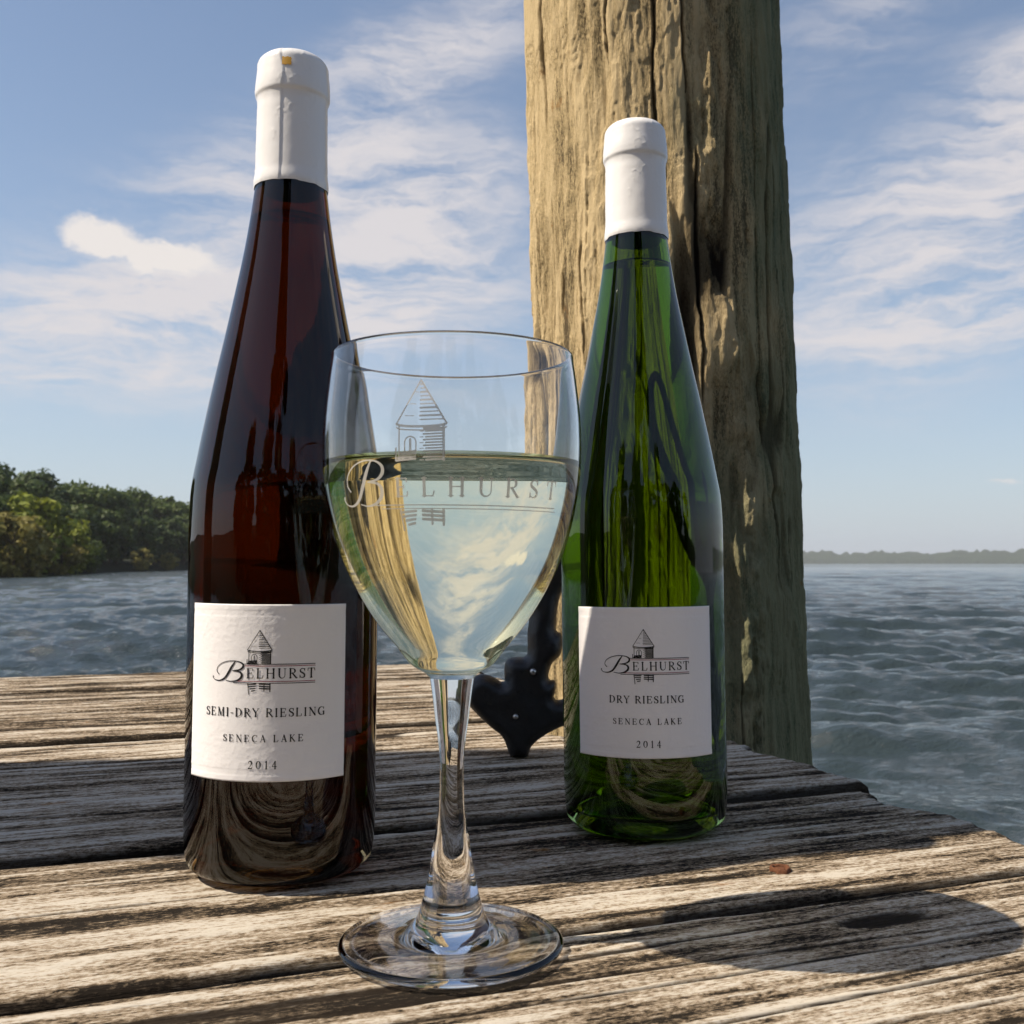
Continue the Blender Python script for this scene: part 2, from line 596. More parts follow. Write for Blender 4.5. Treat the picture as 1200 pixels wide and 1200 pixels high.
def make_tree(seed, h, rad, leafm, label, group=None, n=3200, leaf=.30, low=.18, name='broadleaf_tree'):
    t = thing(name, label, 'tree' if 'tree' in name else 'bush', group=group)
    V, F, cl = crown_mesh(seed, h, rad, n, leaf, low)
    meshobj('crown', V, F, M[leafm], t, smooth=False)
    rs = random.Random(seed)
    TV, TF = tube([(0, 0, -.5), (.1, 0, h * .25), (0, .15, h * .55), (.1, .1, h * .85)], [h * .028, h * .022, h * .014, h * .004])
    for k in range(9):
        c = cl[rs.randrange(len(cl))]
        z0 = h * rs.uniform(.22, .6)
        v, f = tube([(.05, .05, z0), (c[0] * .5, c[1] * .5, z0 * .5 + c[2] * .5), (c[0], c[1], c[2])], [h * .011, h * .007, h * .002], 6)
        nb = len(TV)
        TV += v
        TF += [tuple(i + nb for i in q) for q in f]
    meshobj('trunk', TV, TF, M['bark'], t)
    return t


def dup(root, loc, rz, sc, label=None):
    r = root.copy()
    COL.objects.link(r)
    r.location = loc
    r.rotation_euler = (0, 0, rz)
    r.scale = sc
    if label:
        r['label'] = label
    for ch in list(root.children):
        c = ch.copy()
        COL.objects.link(c)
        c.parent = r
    return r


def shore_x(y):
    return float(np.interp(y, ys, sx))


rt = random.Random(11)
G1 = 'trees of the wooded shore'
L1 = 'dark green broadleaf tree among many alike in the wood along the left shore'
protos = [make_tree(s, 1., .42, 'leaf_dark' if s % 2 else 'leaf_mid', L1, G1, n=3600, leaf=.040) for s in (1, 2, 3, 4)]
used = set()
y = 62.
i = 0
while y < 330:
    for row, (dx, hh) in enumerate(((5.5, 6.6), (10.5, 9.6), (17, 11.2))):
        yy = y + rt.uniform(-1.5, 1.5) + row * 1.3
        x = shore_x(yy) - dx + rt.uniform(-1.2, 1.2)
        h = hh * rt.uniform(.95, 1.32)
        loc = (x, yy, WZ + (.9 if row == 0 else 1.4 + .2 * row))
        rz = rt.uniform(0, 6.28)
        scl = (h * rt.uniform(.9, 1.15), h * rt.uniform(.9, 1.15), h)
        k = rt.randrange(4)
        if k not in used:
            used.add(k)
            p = protos[k]
            p.location, p.scale = loc, scl
            p.rotation_euler = (0, 0, rz)
        else:
            dup(protos[k], loc, rz, scl)
    y += 4.6 + y * .012

front = [  # y along the shore, distance inland, height, leaf, label
    (92.5, 1.0, 5.6, 'leaf_ochre', 'ochre bush overhanging the water at the left edge of the picture'),
    (100, 1.2, 4.8, 'leaf_ochre', 'low ochre and green bush, second from the left edge on the waterline'),
    (112, 1.0, 4.3, 'leaf_ochre', 'olive brown bush on the waterline left of the brightest yellow green bush'),
    (119, 1.4, 5.7, 'leaf_bright', 'brightest yellow green bush on the waterline of the left shore'),
    (129, 1.0, 3.9, 'leaf_mid', 'rounded mid green bush on the waterline right of the brightest bush'),
    (108, 3.4, 7.8, 'leaf_bright', 'yellow green young tree standing out in front of the dark wood'),
    (153, .9, 3.2, 'leaf_ochre', 'small ochre bush near the brown bottle, the left one of a pair'),
    (166, .9, 2.6, 'leaf_ochre', 'smallest ochre bush, half hidden beside the brown bottle'),
]
for k, (yy, dx, h, lm, lab) in enumerate(front):
    nm = 'young_tree' if 'tree' in lab else 'waterside_bush'
    t = make_tree(40 + k, 1., .55, lm, lab, 'bushes along the waterline' if 'bush' in nm else None, n=2600, leaf=.055, low=.02, name=nm)
    t.location = (shore_x(yy * 1.061) - dx + 1.6, yy * 1.061, WZ + .3)
    t.scale = (h, h, h)

# bank and trees behind the dock (mirrored in the bottles)
gx, gy = np.meshgrid(np.linspace(-70, 70, 60), np.linspace(-9, -90, 40), indexing='ij')
gz = WZ + np.minimum((-9 - gy) * .16 - .4 + (vn(gx * .3, gy * .3, 4) - .5) * .5, 3)
o = meshobj('near_bank', np.stack([gx, gy, gz], -1).reshape(-1, 3), grid_faces(60, 40, flip=True), M['soil'])
o['kind'] = 'structure'
G2 = 'tall trees on the near bank'
L2 = 'tall dark green tree on the bank behind the dock, mirrored in the dark bottles'
bp_ = make_tree(71, 1., .26, 'leaf_dark', L2, G2, n=3600, leaf=.045, low=.06, name='tall_tree')
for k in range(15):
    loc = (-24 + 3.9 * k + rt.uniform(-1, 1), -17 - rt.uniform(0, 9), WZ + .8)
    h = rt.uniform(8.5, 15)
    if k == 0:
        bp_.location, bp_.scale = loc, (h, h, h)
    else:
        dup(bp_, loc, rt.uniform(0, 6.28), (h, h, h))

# ------------------------------------------------------------------ dock
ANG = R(20.4)
CU, SU = math.cos(ANG), math.sin(ANG)


def uv2xy(u, v):
    return (u * CU - v * SU, u * SU + v * CU)


dock = thing('wooden_dock', 'weathered grey brown plank dock that the bottles and the wine glass stand on', 'dock')
dock.rotation_euler = (0, 0, ANG)


def ridged(x):
    return 1 - np.abs(2 * x - 1)


def plank(v0, v1, u0, u1, seed, dz=0., du=.003, dv=.001, label=None, cracks=(), knots=(), tilt=0., endcut=0.):
    nu = int((u1 - u0) / du) + 1
    nv = int((v1 - v0) / dv) + 1
    u = np.linspace(u0, u1, nu)[:, None]
    v = np.linspace(v0, v1, nv)[None, :]
    w = v1 - v0
    # wandering grain
    vg = v + (vn(u * 3, v * 4, seed) - .5) * .010 + (vn(u * 11, v * 12, seed + 1) - .5) * .003
    for (ku, kv, kr, ks) in knots:      # grain flows round the knots
        q = np.exp(-(((u - ku) / (kr * 3.2)) ** 2 + ((v - kv) / (kr * 1.6)) ** 2))
        vg = vg + np.sign(v - kv) * -q * kr * .9
    s = u * 7.
    r1 = vn(s, vg * 330, seed + 2)
    r2 = vn(s * 3.5, vg * 620, seed + 3)
    r3 = vn(s * .6, vg * 75, seed + 4)
    patch = fbm(u * 7, v * 26, seed + 6, 3)
    raw = .50 * r1 + .28 * r2 + .30 * r3
    ridge = sstep(raw, .32, .72)
    hgt = (ridge - .6) * .00048 * (.45 + 1.1 * patch) + (r3 - .5) * .00022 + (vn(u * 60, vg * 700, seed + 18) - .5) * .0005
    # checks: long narrow cracks
    ck = ridged(vn(s * .35 + 3, vg * 42, seed + 8))
    ckm = sstep(vn(u * 5 + 9, vg * 16, seed + 9), .50, .75)
    crack = sstep(ck, .93, .985) * ckm
    for (ca, cb, cv, cw, slope) in cracks:
        cc = cv + slope * (u - ca) + (vn(u * 14, 0 * u, seed + 20) - .5) * .004
        ext = sstep(u, ca - .02, ca + .03) * (1 - sstep(u, cb - .03, cb + .02))
        crack = np.maximum(crack, np.exp(-((v - cc) / (cw * (.25 + .6 * ext))) ** 2) * ext)
    hgt = hgt - crack * .0009
    stain_shade = np.clip(crack * 2.2, 0, 1) * .96
    for (ku, kv, kr, ks) in knots:
        q = ((u - ku) / (kr * ks)) ** 2 + ((v - kv) / kr) ** 2
        hole = 1 - sstep(q + (vn(u * 160, v * 500, seed + 40) - .5) * .5, .5, 1.3)
        hgt = hgt - hole * .0012
        stain_shade = np.maximum(stain_shade, hole * .97)
    # rounded arrises, nibbled
    nib = .0022 + .0026 * fbm(u * 22, v * 0 + seed, seed + 12, 3)
    e = np.minimum(v - v0, v1 - v)
    drop = np.where(e < nib, nib - np.sqrt(np.maximum(nib ** 2 - (nib - e) ** 2, 0)), 0)
    eu = u1 - u
    drop = drop + np.where(eu < .004, (.004 - eu) * .7, 0)
    cup = -((v - (v0 + v1) / 2) / w) ** 2 * .002
    zz = hgt - drop + cup + dz + tilt * (u - u0) + (vn(u * 2.2, v * 0, seed + 15) - .5) * .002
    uu = u + 0 * v
    # worn, uneven right-hand end
    endw = sstep(u, u1 - .06, u1)
    uu = uu + endw * ((vn(v * 60, v * 0, seed + 30) - .5) * .010 + (vn(v * 260, v * 0, seed + 31) - .5) * .005 + endcut * (v - v0))
    vv = v + 0 * u + np.where(v - v0 < w / 2, -1, 1) * 0
    edge = (fbm(u * 18, 0 * u, seed + 16, 3) - .5) * .004
    vv = vv + edge * np.exp(-e / .004) * np.where(v - v0 < w / 2, 1, -1)
    # skirts
    TH = .038

    def pad(a, lowval=None):
        a = np.concatenate([a[:1], a, a[-1:]], 0)
        a = np.concatenate([a[:, :1], a, a[:, -1:]], 1)
        if lowval is not None:
            a[0] = a[-1] = lowval
            a[:, 0] = a[:, -1] = lowval
        return a
    U, Vv, Z = pad(pad(uu)), pad(pad(vv)), pad(pad(zz), dz - TH)
    Z[1, 1:-1] -= .0025
    Z[-2, 1:-1] -= .0025
    Z[1:-1, 1] -= .0025
    Z[1:-1, -2] -= .0025
    Rg, St = pad(pad(ridge * (1 - .5 * crack))), pad(pad(np.maximum(stain_shade, .9 * sstep(drop, .0004, .0016)), .92), .92)  # rims and sides coloured dark to paint in the shade of the gaps
    P = np.stack([U, Vv, Z], -1).reshape(-1, 3)
    o = meshobj('plank', P, grid_faces(U.shape[0], U.shape[1]), M['plank'], dock)
    attr(o, 'ridge', Rg)
    attr(o, 'stain_shade', St)
    if label:
        o['label'] = label
    return o


GAP = .0095
vb = [.172, .319, .466, .613, .760, .907, 1.054, 1.201]
UE = .364
UL = -.70
front_plank = plank(vb[0], vb[1] - GAP, UL, UE + .004, 100, .0005, .0022, .0008,
                    cracks=[(-.2, .37, .268, .0009, -.012), (.02, .37, .235, .0008, .02)],
                    knots=[(.2381, .2870, .0062, 3.0)])
mid_plank = plank(vb[1], vb[2] - GAP, UL, UE, 245, 0., .0022, .0009,
                  cracks=[(-.35, .1, .385, .0008, .01), (-.02, .33, .418, .0008, -.01)])
plank(vb[2], vb[3] - GAP, UL, UE + .012, 300, .001, .0026, .001, cracks=[(-.3, .2, .53, .0009, .01)])
plank(vb[3], vb[4] - GAP, UL, .285, 400, -.001, .003, .001, cracks=[(-.4, .1, .67, .0011, .01)])
plank(vb[4], vb[5] - GAP, UL, .285, 500, .0005, .003, .001, cracks=[(-.4, .1, .84, .0012, .0)])
plank(vb[5], vb[6] - GAP, UL, UE, 600, 0., .003, .001, cracks=[(-.4, .1, .98, .0012, .0)])
plank(vb[6], vb[7] - GAP, UL, UE, 700, .001, .003, .001)
for k in range(9):
    plank(vb[0] - .147 * (k + 1), vb[0] - .147 * k - GAP, UL, UE, 800 + 10 * k, 0., .008, .003)

for uj in (-.60, -.18, .30):
    w2 = .019
    V, F = [], []
    n = 60
    vs = np.linspace(-1.13, 1.185, n)
    for q in vs:
        j = (vn(np.array(q * 20), np.array(uj), 3) - .5) * .004
        for du_, zz in ((-w2, -.18), (-w2 + j, -.0395), (w2 + j, -.0395), (w2, -.18)):
            V.append((uj + du_, q, zz))
    for a in range(n - 1):
        for b_ in range(4):
            F.append((a * 4 + b_, a * 4 + (b_ + 1) % 4, (a + 1) * 4 + (b_ + 1) % 4, (a + 1) * 4 + b_))
    F += [(3, 2, 1, 0), tuple((n - 1) * 4 + q for q in range(4))]
    meshobj('joist', V, F, M['joist'], dock, smooth=False)


# rusty nail head, sunk in the plank, with a raised ring
def nail(x, y, parent, r=.0039):
    u, v = x * CU + y * SU, -x * SU + y * CU
    prof = [(1e-5, .0006), (r * .35, .0007), (r * .6, .0002), (r * .72, .0011), (r * .9, .0013), (r, .0006), (r * 1.02, -.002)]
    o = lathe('nail', dense(prof, 24)[::-1], M['rust'], parent, 40,
              wob=lambda r_, z_, t_: (r_ * (1 + .10 * np.sin(3 * t_ + 1) + .05 * np.sin(7 * t_)), z_ + r_ * .06 * np.sin(t_)))
    o.location = (u, v, -.0005)
    o['label'] = 'rusty nail head in the sunlit plank'
    return o


nail(.1039, .409, mid_plank)


# ------------------------------------------------------------------ pilings
def piling(name, label, base, rad, z0, z1, lean, seed, nth, nz, splits=()):
    t = thing(name, label, 'post', (base[0], base[1], 0))
    th = np.linspace(0, 2 * np.pi, nth, endpoint=False)[None, :]
    zs = np.concatenate([np.linspace(z0, -.08, 30)[:-1], np.linspace(-.08, z1, nz)])[:, None]
    px = th * rad

    def per(fn):   # blend across the seam so the noise closes
        w = sstep(th, 2 * np.pi - .6, 2 * np.pi)
        return fn(th) * (1 - w) + fn(th - 2 * np.pi) * w

    def g(a, bz, sd):
        return per(lambda t_: vn(t_ * rad * a + (vn(zs * 4, t_ * 3, sd + 50) - .5) * a * .012, zs * bz, sd))
    r1 = g(160, 7, seed)
    r2 = g(420, 22, seed + 1)
    r3 = g(42, 4, seed + 2)
    lum = per(lambda t_: fbm(t_ * 2.2, zs * 5, seed + 3, 3))
    ck = ridged(g(26, 1.6, seed + 4))
    ckm = sstep(g(14, 5, seed + 5), .52, .72)
    crack = sstep(ck, .90, .985) * ckm
    ck2 = ridged(g(70, 3.0, seed + 24))
    crack = np.maximum(crack, .8 * sstep(ck2, .93, .99) * sstep(g(20, 7, seed + 25), .60, .72))
    # splintered, flaked strips
    fl = g(60, 9, seed + 6)
    flm = sstep(g(22, 6, seed + 7), .60, .74)
    flake = sstep(fl, .45, .55) * flm
    ridge = sstep(.5 * r1 + .3 * r2 + .3 * r3, .3, .75)
    rr = rad * (1 + (lum - .5) * .034) + (ridge - .5) * .0012 + (r3 - .5) * .0016 - crack * .0038 - flake * .0032 - flm * .0010 + (fbm(th * 22, zs * 60, seed + 17, 3) - .5) * .0016
    fb = per(lambda t_: fbm(t_ * rad * 46, zs * 11, seed + 31, 4))
    for lv in (.40, .47, .54, .61):          # layers that have peeled away
        rr = rr + (sstep(fb, lv, lv + .010) - .5) * .0007
    sl = np.zeros_like(rr)
    for (ca, z_a, z_b, cw, cdp, sd2) in splits:
        cc = ca + (vn(zs * 24, zs * 0, seed + sd2) - .5) * .05 + (vn(zs * 90, zs * 0, seed + sd2 + 1) - .5) * .016
        ext = sstep(zs, z_a, z_a + .02) * (1 - sstep(zs, z_b - .02, z_b))
        w_ = cw * .7 * (.35 + .9 * vn(zs * 30, zs * 0, seed + sd2 + 2)) * ext + 1e-6
        dth = ((th - cc + np.pi) % (2 * np.pi)) - np.pi
        q = np.exp(-(dth * rad / w_) ** 2) * ext
        rr = rr - q * cdp * .75 + np.exp(-((dth * rad + 1.8 * w_) / (1.6 * w_)) ** 2) * ext * cdp * .10
        sl = np.maximum(sl, q)
    # belt of knots and torn grain running up the near side
    belt = np.exp(-((th - (1.5 * np.pi + .36) - (vn(zs * 5, zs * 0, seed + 9) - .5) * .35) / .13) ** 2)
    torn = per(lambda t_: fbm(t_ * rad * 120, zs * 45, seed + 10, 4)) - .5
    rr = rr + belt * torn * .011 + belt * .0015 + per(lambda t_: fbm(t_ * rad * 210, zs * 40, seed + 14, 3) - .5) * .0022 * sstep(lum, .35, .65)
    V = np.stack([rr * np.cos(th) + lean[0] * zs, rr * np.sin(th) + lean[1] * zs, zs + 0 * th], -1)
    n = V.shape[0]
    # cap
    cap = V[-1].copy()
    ctr = cap.mean(0)
    rows = [V]
    for k in (.97, .6, .05):
        c2 = ctr + (cap - ctr) * k
        c2[:, 2] = cap[:, 2] + (.004 if k > .9 else .006)
        rows.append(c2[None])
    V2 = np.concatenate(rows, 0)
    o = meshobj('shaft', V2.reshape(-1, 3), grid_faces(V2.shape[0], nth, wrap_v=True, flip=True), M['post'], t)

    def ext(a):
        return np.concatenate([a + 0 * th] + [(a + 0 * th)[-1:]] * 3, 0)
    attr(o, 'ridge', ext(ridge * (1 - .4 * flake)))
    attr(o, 'stain_shade', ext(np.clip(crack * .8 + belt * sstep(-torn, .1, .2) * .25 + flake * .15 + sl * .8, 0, 1)))
    return t


F0 = 1.5 * math.pi - .155        # side of the post that faces the camera
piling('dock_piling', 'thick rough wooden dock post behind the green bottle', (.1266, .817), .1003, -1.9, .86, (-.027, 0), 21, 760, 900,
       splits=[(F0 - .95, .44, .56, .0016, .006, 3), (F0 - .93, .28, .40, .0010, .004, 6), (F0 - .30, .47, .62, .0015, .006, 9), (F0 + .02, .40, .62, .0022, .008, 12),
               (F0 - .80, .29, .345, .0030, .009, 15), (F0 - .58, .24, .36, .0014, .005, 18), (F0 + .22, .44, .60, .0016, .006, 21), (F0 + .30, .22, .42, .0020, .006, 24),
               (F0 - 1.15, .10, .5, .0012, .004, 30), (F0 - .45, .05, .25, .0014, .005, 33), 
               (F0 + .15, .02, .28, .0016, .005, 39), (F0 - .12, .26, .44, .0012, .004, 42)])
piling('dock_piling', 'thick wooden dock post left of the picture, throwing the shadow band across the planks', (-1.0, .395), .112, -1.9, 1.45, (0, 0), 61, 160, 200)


# ------------------------------------------------------------------ flat drawing -> mesh (for print and etching)
class Art:
    """strokes (millimetres) rasterised to a distance field, contoured to one flat mesh without overlaps"""
    def __init__(s):
        s.st = []
        s.rects = []

    def line(s, pts, w, w2=None):
        pts = [tuple(p) for p in pts]
        w2 = w if w2 is None else w2
        n = len(pts) - 1
        for i in range(n):
            s.st.append((pts[i], pts[i + 1], w + (w2 - w) * i / n, w + (w2 - w) * (i + 1) / n))

    def var(s, pts, ws):
        for i in range(len(pts) - 1):
            s.st.append((pts[i], pts[i + 1], ws[i], ws[i + 1]))

    def poly(s, pts):
        s.rects.append(pts)

    def mesh(s, cell):
        xs = [q[0] for a in s.st for q in a[:2]] + [p[0] for r in s.rects for p in r]
        ysx = [q[1] for a in s.st for q in a[:2]] + [p[1] for r in s.rects for p in r]
        x0, x1, y0, y1 = min(xs) - 1, max(xs) + 1, min(ysx) - 1, max(ysx) + 1
        nx, ny = int((x1 - x0) / cell) + 2, int((y1 - y0) / cell) + 2
        gx = x0 + cell * np.arange(nx)
        gy = y0 + cell * np.arange(ny)
        D = np.full((nx, ny), 9.)
        for a, b, wa, wb in s.st:
            m = max(wa, wb) + 3 * cell
            i0 = max(0, int((min(a[0], b[0]) - m - x0) / cell))
            i1 = min(nx, int((max(a[0], b[0]) + m - x0) / cell) + 2)
            j0 = max(0, int((min(a[1], b[1]) - m - y0) / cell))
            j1 = min(ny, int((max(a[1], b[1]) + m - y0) / cell) + 2)
            X, Y = gx[i0:i1, None], gy[None, j0:j1]
            dx, dy = b[0] - a[0], b[1] - a[1]
            L = dx * dx + dy * dy + 1e-12
            t = np.clip(((X - a[0]) * dx + (Y - a[1]) * dy) / L, 0, 1)
            d = np.hypot(X - a[0] - t * dx, Y - a[1] - t * dy) - (wa + (wb - wa) * t) / 2
            D[i0:i1, j0:j1] = np.minimum(D[i0:i1, j0:j1], d)
        for r in s.rects:   # convex polygons, anticlockwise
            X, Y = gx[:, None], gy[None, :]
            d = np.full((nx, ny), -9.)
            for k in range(len(r)):
                ax, ay = r[k]
                bx, by = r[(k + 1) % len(r)]
                ln = math.hypot(bx - ax, by - ay)
                d = np.maximum(d, ((X - ax) * (by - ay) - (Y - ay) * (bx - ax)) / ln)
            D = np.minimum(D, d)
        ins = D < 0
        cnt = ins[:-1, :-1].astype(int) + ins[1:, :-1] + ins[1:, 1:] + ins[:-1, 1:]
        V, F, key = [], [], {}

        def vert(k, x, y):
            if k not in key:
                key[k] = len(V)
                V.append((x, y))
            return key[k]
        for i, j in zip(*np.nonzero(cnt)):
            cs = [(i, j), (i + 1, j), (i + 1, j + 1), (i, j + 1)]
            poly = []
            for q in range(4):
                a, b = cs[q], cs[(q + 1) % 4]
                da, db = D[a], D[b]
                if da < 0:
                    poly.append(vert(a, gx[a[0]], gy[a[1]]))
                if (da < 0) != (db < 0):
                    t = da / (da - db)
                    t = min(max(t, .02), .98)
                    k = (min(a, b), max(a, b), 'e')
                    poly.append(vert(k, gx[a[0]] + t * (gx[b[0]] - gx[a[0]]), gy[a[1]] + t * (gy[b[1]] - gy[a[1]])))
            if len(poly) >= 3:
                F.append(tuple(poly))
        return np.array(V), F


def arc(cx, cy, rx, ry, a0, a1, n=14):
    return [(cx + rx * math.cos(R(a0 + (a1 - a0) * i / n)), cy + ry * math.sin(R(a0 + (a1 - a0) * i / n))) for i in range(n + 1)]


def glyph(ch):
    """serif capitals, cap height 1: list of (points, widths), advance"""
    K, H = .150, .058      # thick and thin strokes
    o = []

    def st(x0, y0, x1, y1, w):
        o.append(([(x0, y0), (x1, y1)], [w, w]))

    def serif(x, y, l=.13, r=.13):
        o.append(([(x - l, y), (x + r, y)], [H * .9, H * .9]))

    def curve(p, ws):
        n = len(p)
        o.append((p, list(np.interp(np.linspace(0, 1, n), np.linspace(0, 1, len(ws)), ws))))
    b, t = .03, .97
    if ch == 'E':
        st(.17, b, .17, t, K); serif(.17, b, .13, .1); serif(.17, t, .13, .1)
        st(.17, t, .66, t, H); st(.66, t, .68, .78, H * 1.2)
        st(.17, .52, .52, .52, H); st(.52, .62, .52, .42, H)
        st(.17, b, .68, b, H); st(.68, b, .73, .26, H * 1.2)
        return o, .84
    if ch == 'L':
        st(.17, b, .17, t, K); serif(.17, t); serif(.17, b, .13, .1)
        st(.17, b, .64, b, H); st(.64, b, .70, .28, H * 1.2)
        return o, .78
    if ch == 'H':
        for x in (.17, .78):
            st(x, b, x, t, K); serif(x, b); serif(x, t)
        st(.17, .52, .78, .52, H)
        return o, .98
    if ch == 'U':
        st(.17, t, .17, .35, K); serif(.17, t); serif(.74, t, .12, .12)
        curve([(.17, .35)] + arc(.455, .33, .285, .31, 180, 360) + [(.74, t)], [K, K * .8, H * 1.2, H, H])
        return o, .92
    if ch == 'R':
        st(.17, b, .17, t, K); serif(.17, b); serif(.17, t, .13, .1)
        curve([(.17, t), (.38, t)] + arc(.40, .74, .23, .23, 90, -90) + [(.17, .50)], [H, H, K, K, H, H])
        st(.38, .50, .76, b, K * .9); serif(.78, b, .06, .10)
        return o, .86
    if ch == 'S':
        p = [(.56, .76), (.50, .92), (.35, .97), (.20, .93), (.10, .78), (.14, .64), (.30, .54), (.46, .45), (.56, .33),
             (.55, .15), (.42, .04), (.28, .03), (.13, .10), (.08, .27)]
        curve(p, [H, H, H * 1.1, K * .8, K, K, K, K * .9, H * 1.1, H, H])
        st(.57, .70, .57, .97, H); st(.075, .30, .075, .03, H)
        return o, .66
    if ch == 'T':
        st(.40, b, .40, t, K); serif(.40, b)
        st(.06, t, .74, t, H); st(.06, t, .03, .74, H * 1.2); st(.74, t, .77, .74, H * 1.2)
        return o, .82
    if ch == 'M':
        st(.16, b, .18, t, H * 1.1); serif(.16, b, .11, .11); serif(.16, t, .1, .06)
        st(.20, t, .50, .08, K * .95); st(.50, .08, .82, t, H)
        st(.86, b, .84, t, K); serif(.86, b); serif(.88, t, .06, .11)
        return o, 1.06
    if ch == 'I':
        st(.20, b, .20, t, K); serif(.20, b); serif(.20, t)
        return o, .42
    if ch == 'D':
        st(.17, b, .17, t, K); serif(.17, b, .13, .1); serif(.17, t, .13, .1)
        curve([(.17, t), (.36, t)] + arc(.38, .5, .40, .47, 90, -90, 18) + [(.17, b)], [H, H, K * 1.1, K * 1.1, H, H])
        return o, .94
    if ch == 'Y':
        st(.42, b, .42, .46, K); serif(.42, b)
        st(.42, .46, .10, t, K * .95); st(.42, .46, .74, t, H); serif(.10, t, .1, .11); serif(.74, t, .11, .1)
        return o, .86
    if ch == 'N':
        st(.16, b, .16, t, H); serif(.16, b, .12, .12); serif(.14, t, .1, .06)
        st(.17, t, .78, .05, K); st(.78, .05, .78, t, H); serif(.78, t, .12, .12)
        return o, .95
    if ch == 'C':
        curve(arc(.48, .5, .38, .47, 45, 318, 26), [H, H, K, K * 1.1, K, H, H])
        st(.75, .70, .77, .97, H)
        return o, .86
    if ch == 'G':
        curve(arc(.48, .5, .38, .47, 45, 310, 26), [H, H, K, K * 1.1, K, H, H])
        st(.75, .70, .77, .97, H); st(.76, .08, .76, .42, K); serif(.74, .42, .15, .12)
        return o, .94
    if ch == 'A':
        st(.42, t, .14, b, H); st(.42, t, .72, b, K); serif(.13, b, .11, .11); serif(.73, b, .13, .11)
        st(.24, .34, .60, .34, H)
        return o, .88
    if ch == 'K':
        st(.17, b, .17, t, K); serif(.17, b); serif(.17, t)
        st(.17, .42, .66, t, H); st(.34, .56, .74, b, K * .95); serif(.66, t, .12, .1); serif(.76, b, .12, .1)
        return o, .90
    if ch == '-':
        st(.08, .40, .36, .40, H * 1.5)
        return o, .46
    if ch == '2':
        curve([(.08, .70), (.12, .88), (.28, .97), (.45, .90), (.50, .72), (.44, .54), (.26, .28), (.07, .05)], [H, H, K * .8, K, K, K * .7, H, H])
        st(.07, .05, .50, .05, K * .75); st(.50, .05, .55, .22, H)
        return o, .62
    if ch == '0':
        curve(arc(.30, .5, .24, .47, 90, 450, 30), [H, K, K, H, H, K, K, H])
        return o, .62
    if ch == '1':
        st(.26, b, .26, t, K * .9); serif(.26, b, .13, .13); st(.26, t, .12, .82, H)
        return o, .52
    if ch == '4':
        st(.40, b, .40, t, K * .9); st(.40, t, .05, .30, H); st(.05, .30, .58, .30, H * 1.2); serif(.40, b, .1, .1)
        return o, .64
    return o, .40


def text(art, s, xc, y, width, h, bold=1.):
    adv = [glyph(c)[1] for c in s]
    base = sum(adv) * h
    extra = (width - base) / (len(s) - 1)
    x = xc - width / 2
    for c, a in zip(s, adv):
        for pts, ws in glyph(c)[0]:
            art.var([(x + p[0] * h, y + p[1] * h) for p in pts], [w * h * bold for w in ws])
        x += a * h + extra


def smooth_pts(pts, n=8):
    P = [np.array(p, float) for p in pts]
    P = [2 * P[0] - P[1]] + P + [2 * P[-1] - P[-2]]
    out = []
    for i in range(1, len(P) - 2):
        for k in range(n):
            t = k / n
            out.append(tuple(.5 * (2 * P[i] + (P[i + 1] - P[i - 1]) * t + (2 * P[i - 1] - 5 * P[i] + 4 * P[i + 1] - P[i + 2]) * t * t
                                   + (3 * P[i] - P[i - 1] - 3 * P[i + 1] + P[i + 2]) * t ** 3)))
    out.append(tuple(P[-2]))
    return out


def script_b(art, x, y, w, h, k=1.):
    """the sweeping script initial"""
    def q(pts):
        return [(x + a * w, y + b * h) for a, b in smooth_pts(pts)]

    def wv(n, ws):
        return list(np.interp(np.linspace(0, 1, n), np.linspace(0, 1, len(ws)), ws) * h * k)
    stem = q([(.74, .97), (.64, .72), (.54, .42), (.42, .14), (.26, .01), (.10, .03), (.02, .13), (.02, .20)])
    art.var(stem, wv(len(stem), [.05, .11, .12, .10, .06, .035, .035, .06]))
    top = q([(.22, .33), (.15, .48), (.19, .70), (.36, .90), (.60, 1.0), (.84, .98), (.97, .86), (.97, .70), (.86, .57), (.66, .52)])
    art.var(top, wv(len(top), [.05, .035, .035, .04, .04, .045, .09, .11, .07, .03]))
    bot = q([(.66, .52), (.86, .48), (.94, .36), (.92, .18), (.80, .04), (.62, -.01), (.46, .03)])
    art.var(bot, wv(len(bot), [.03, .07, .12, .12, .08, .04, .03]))


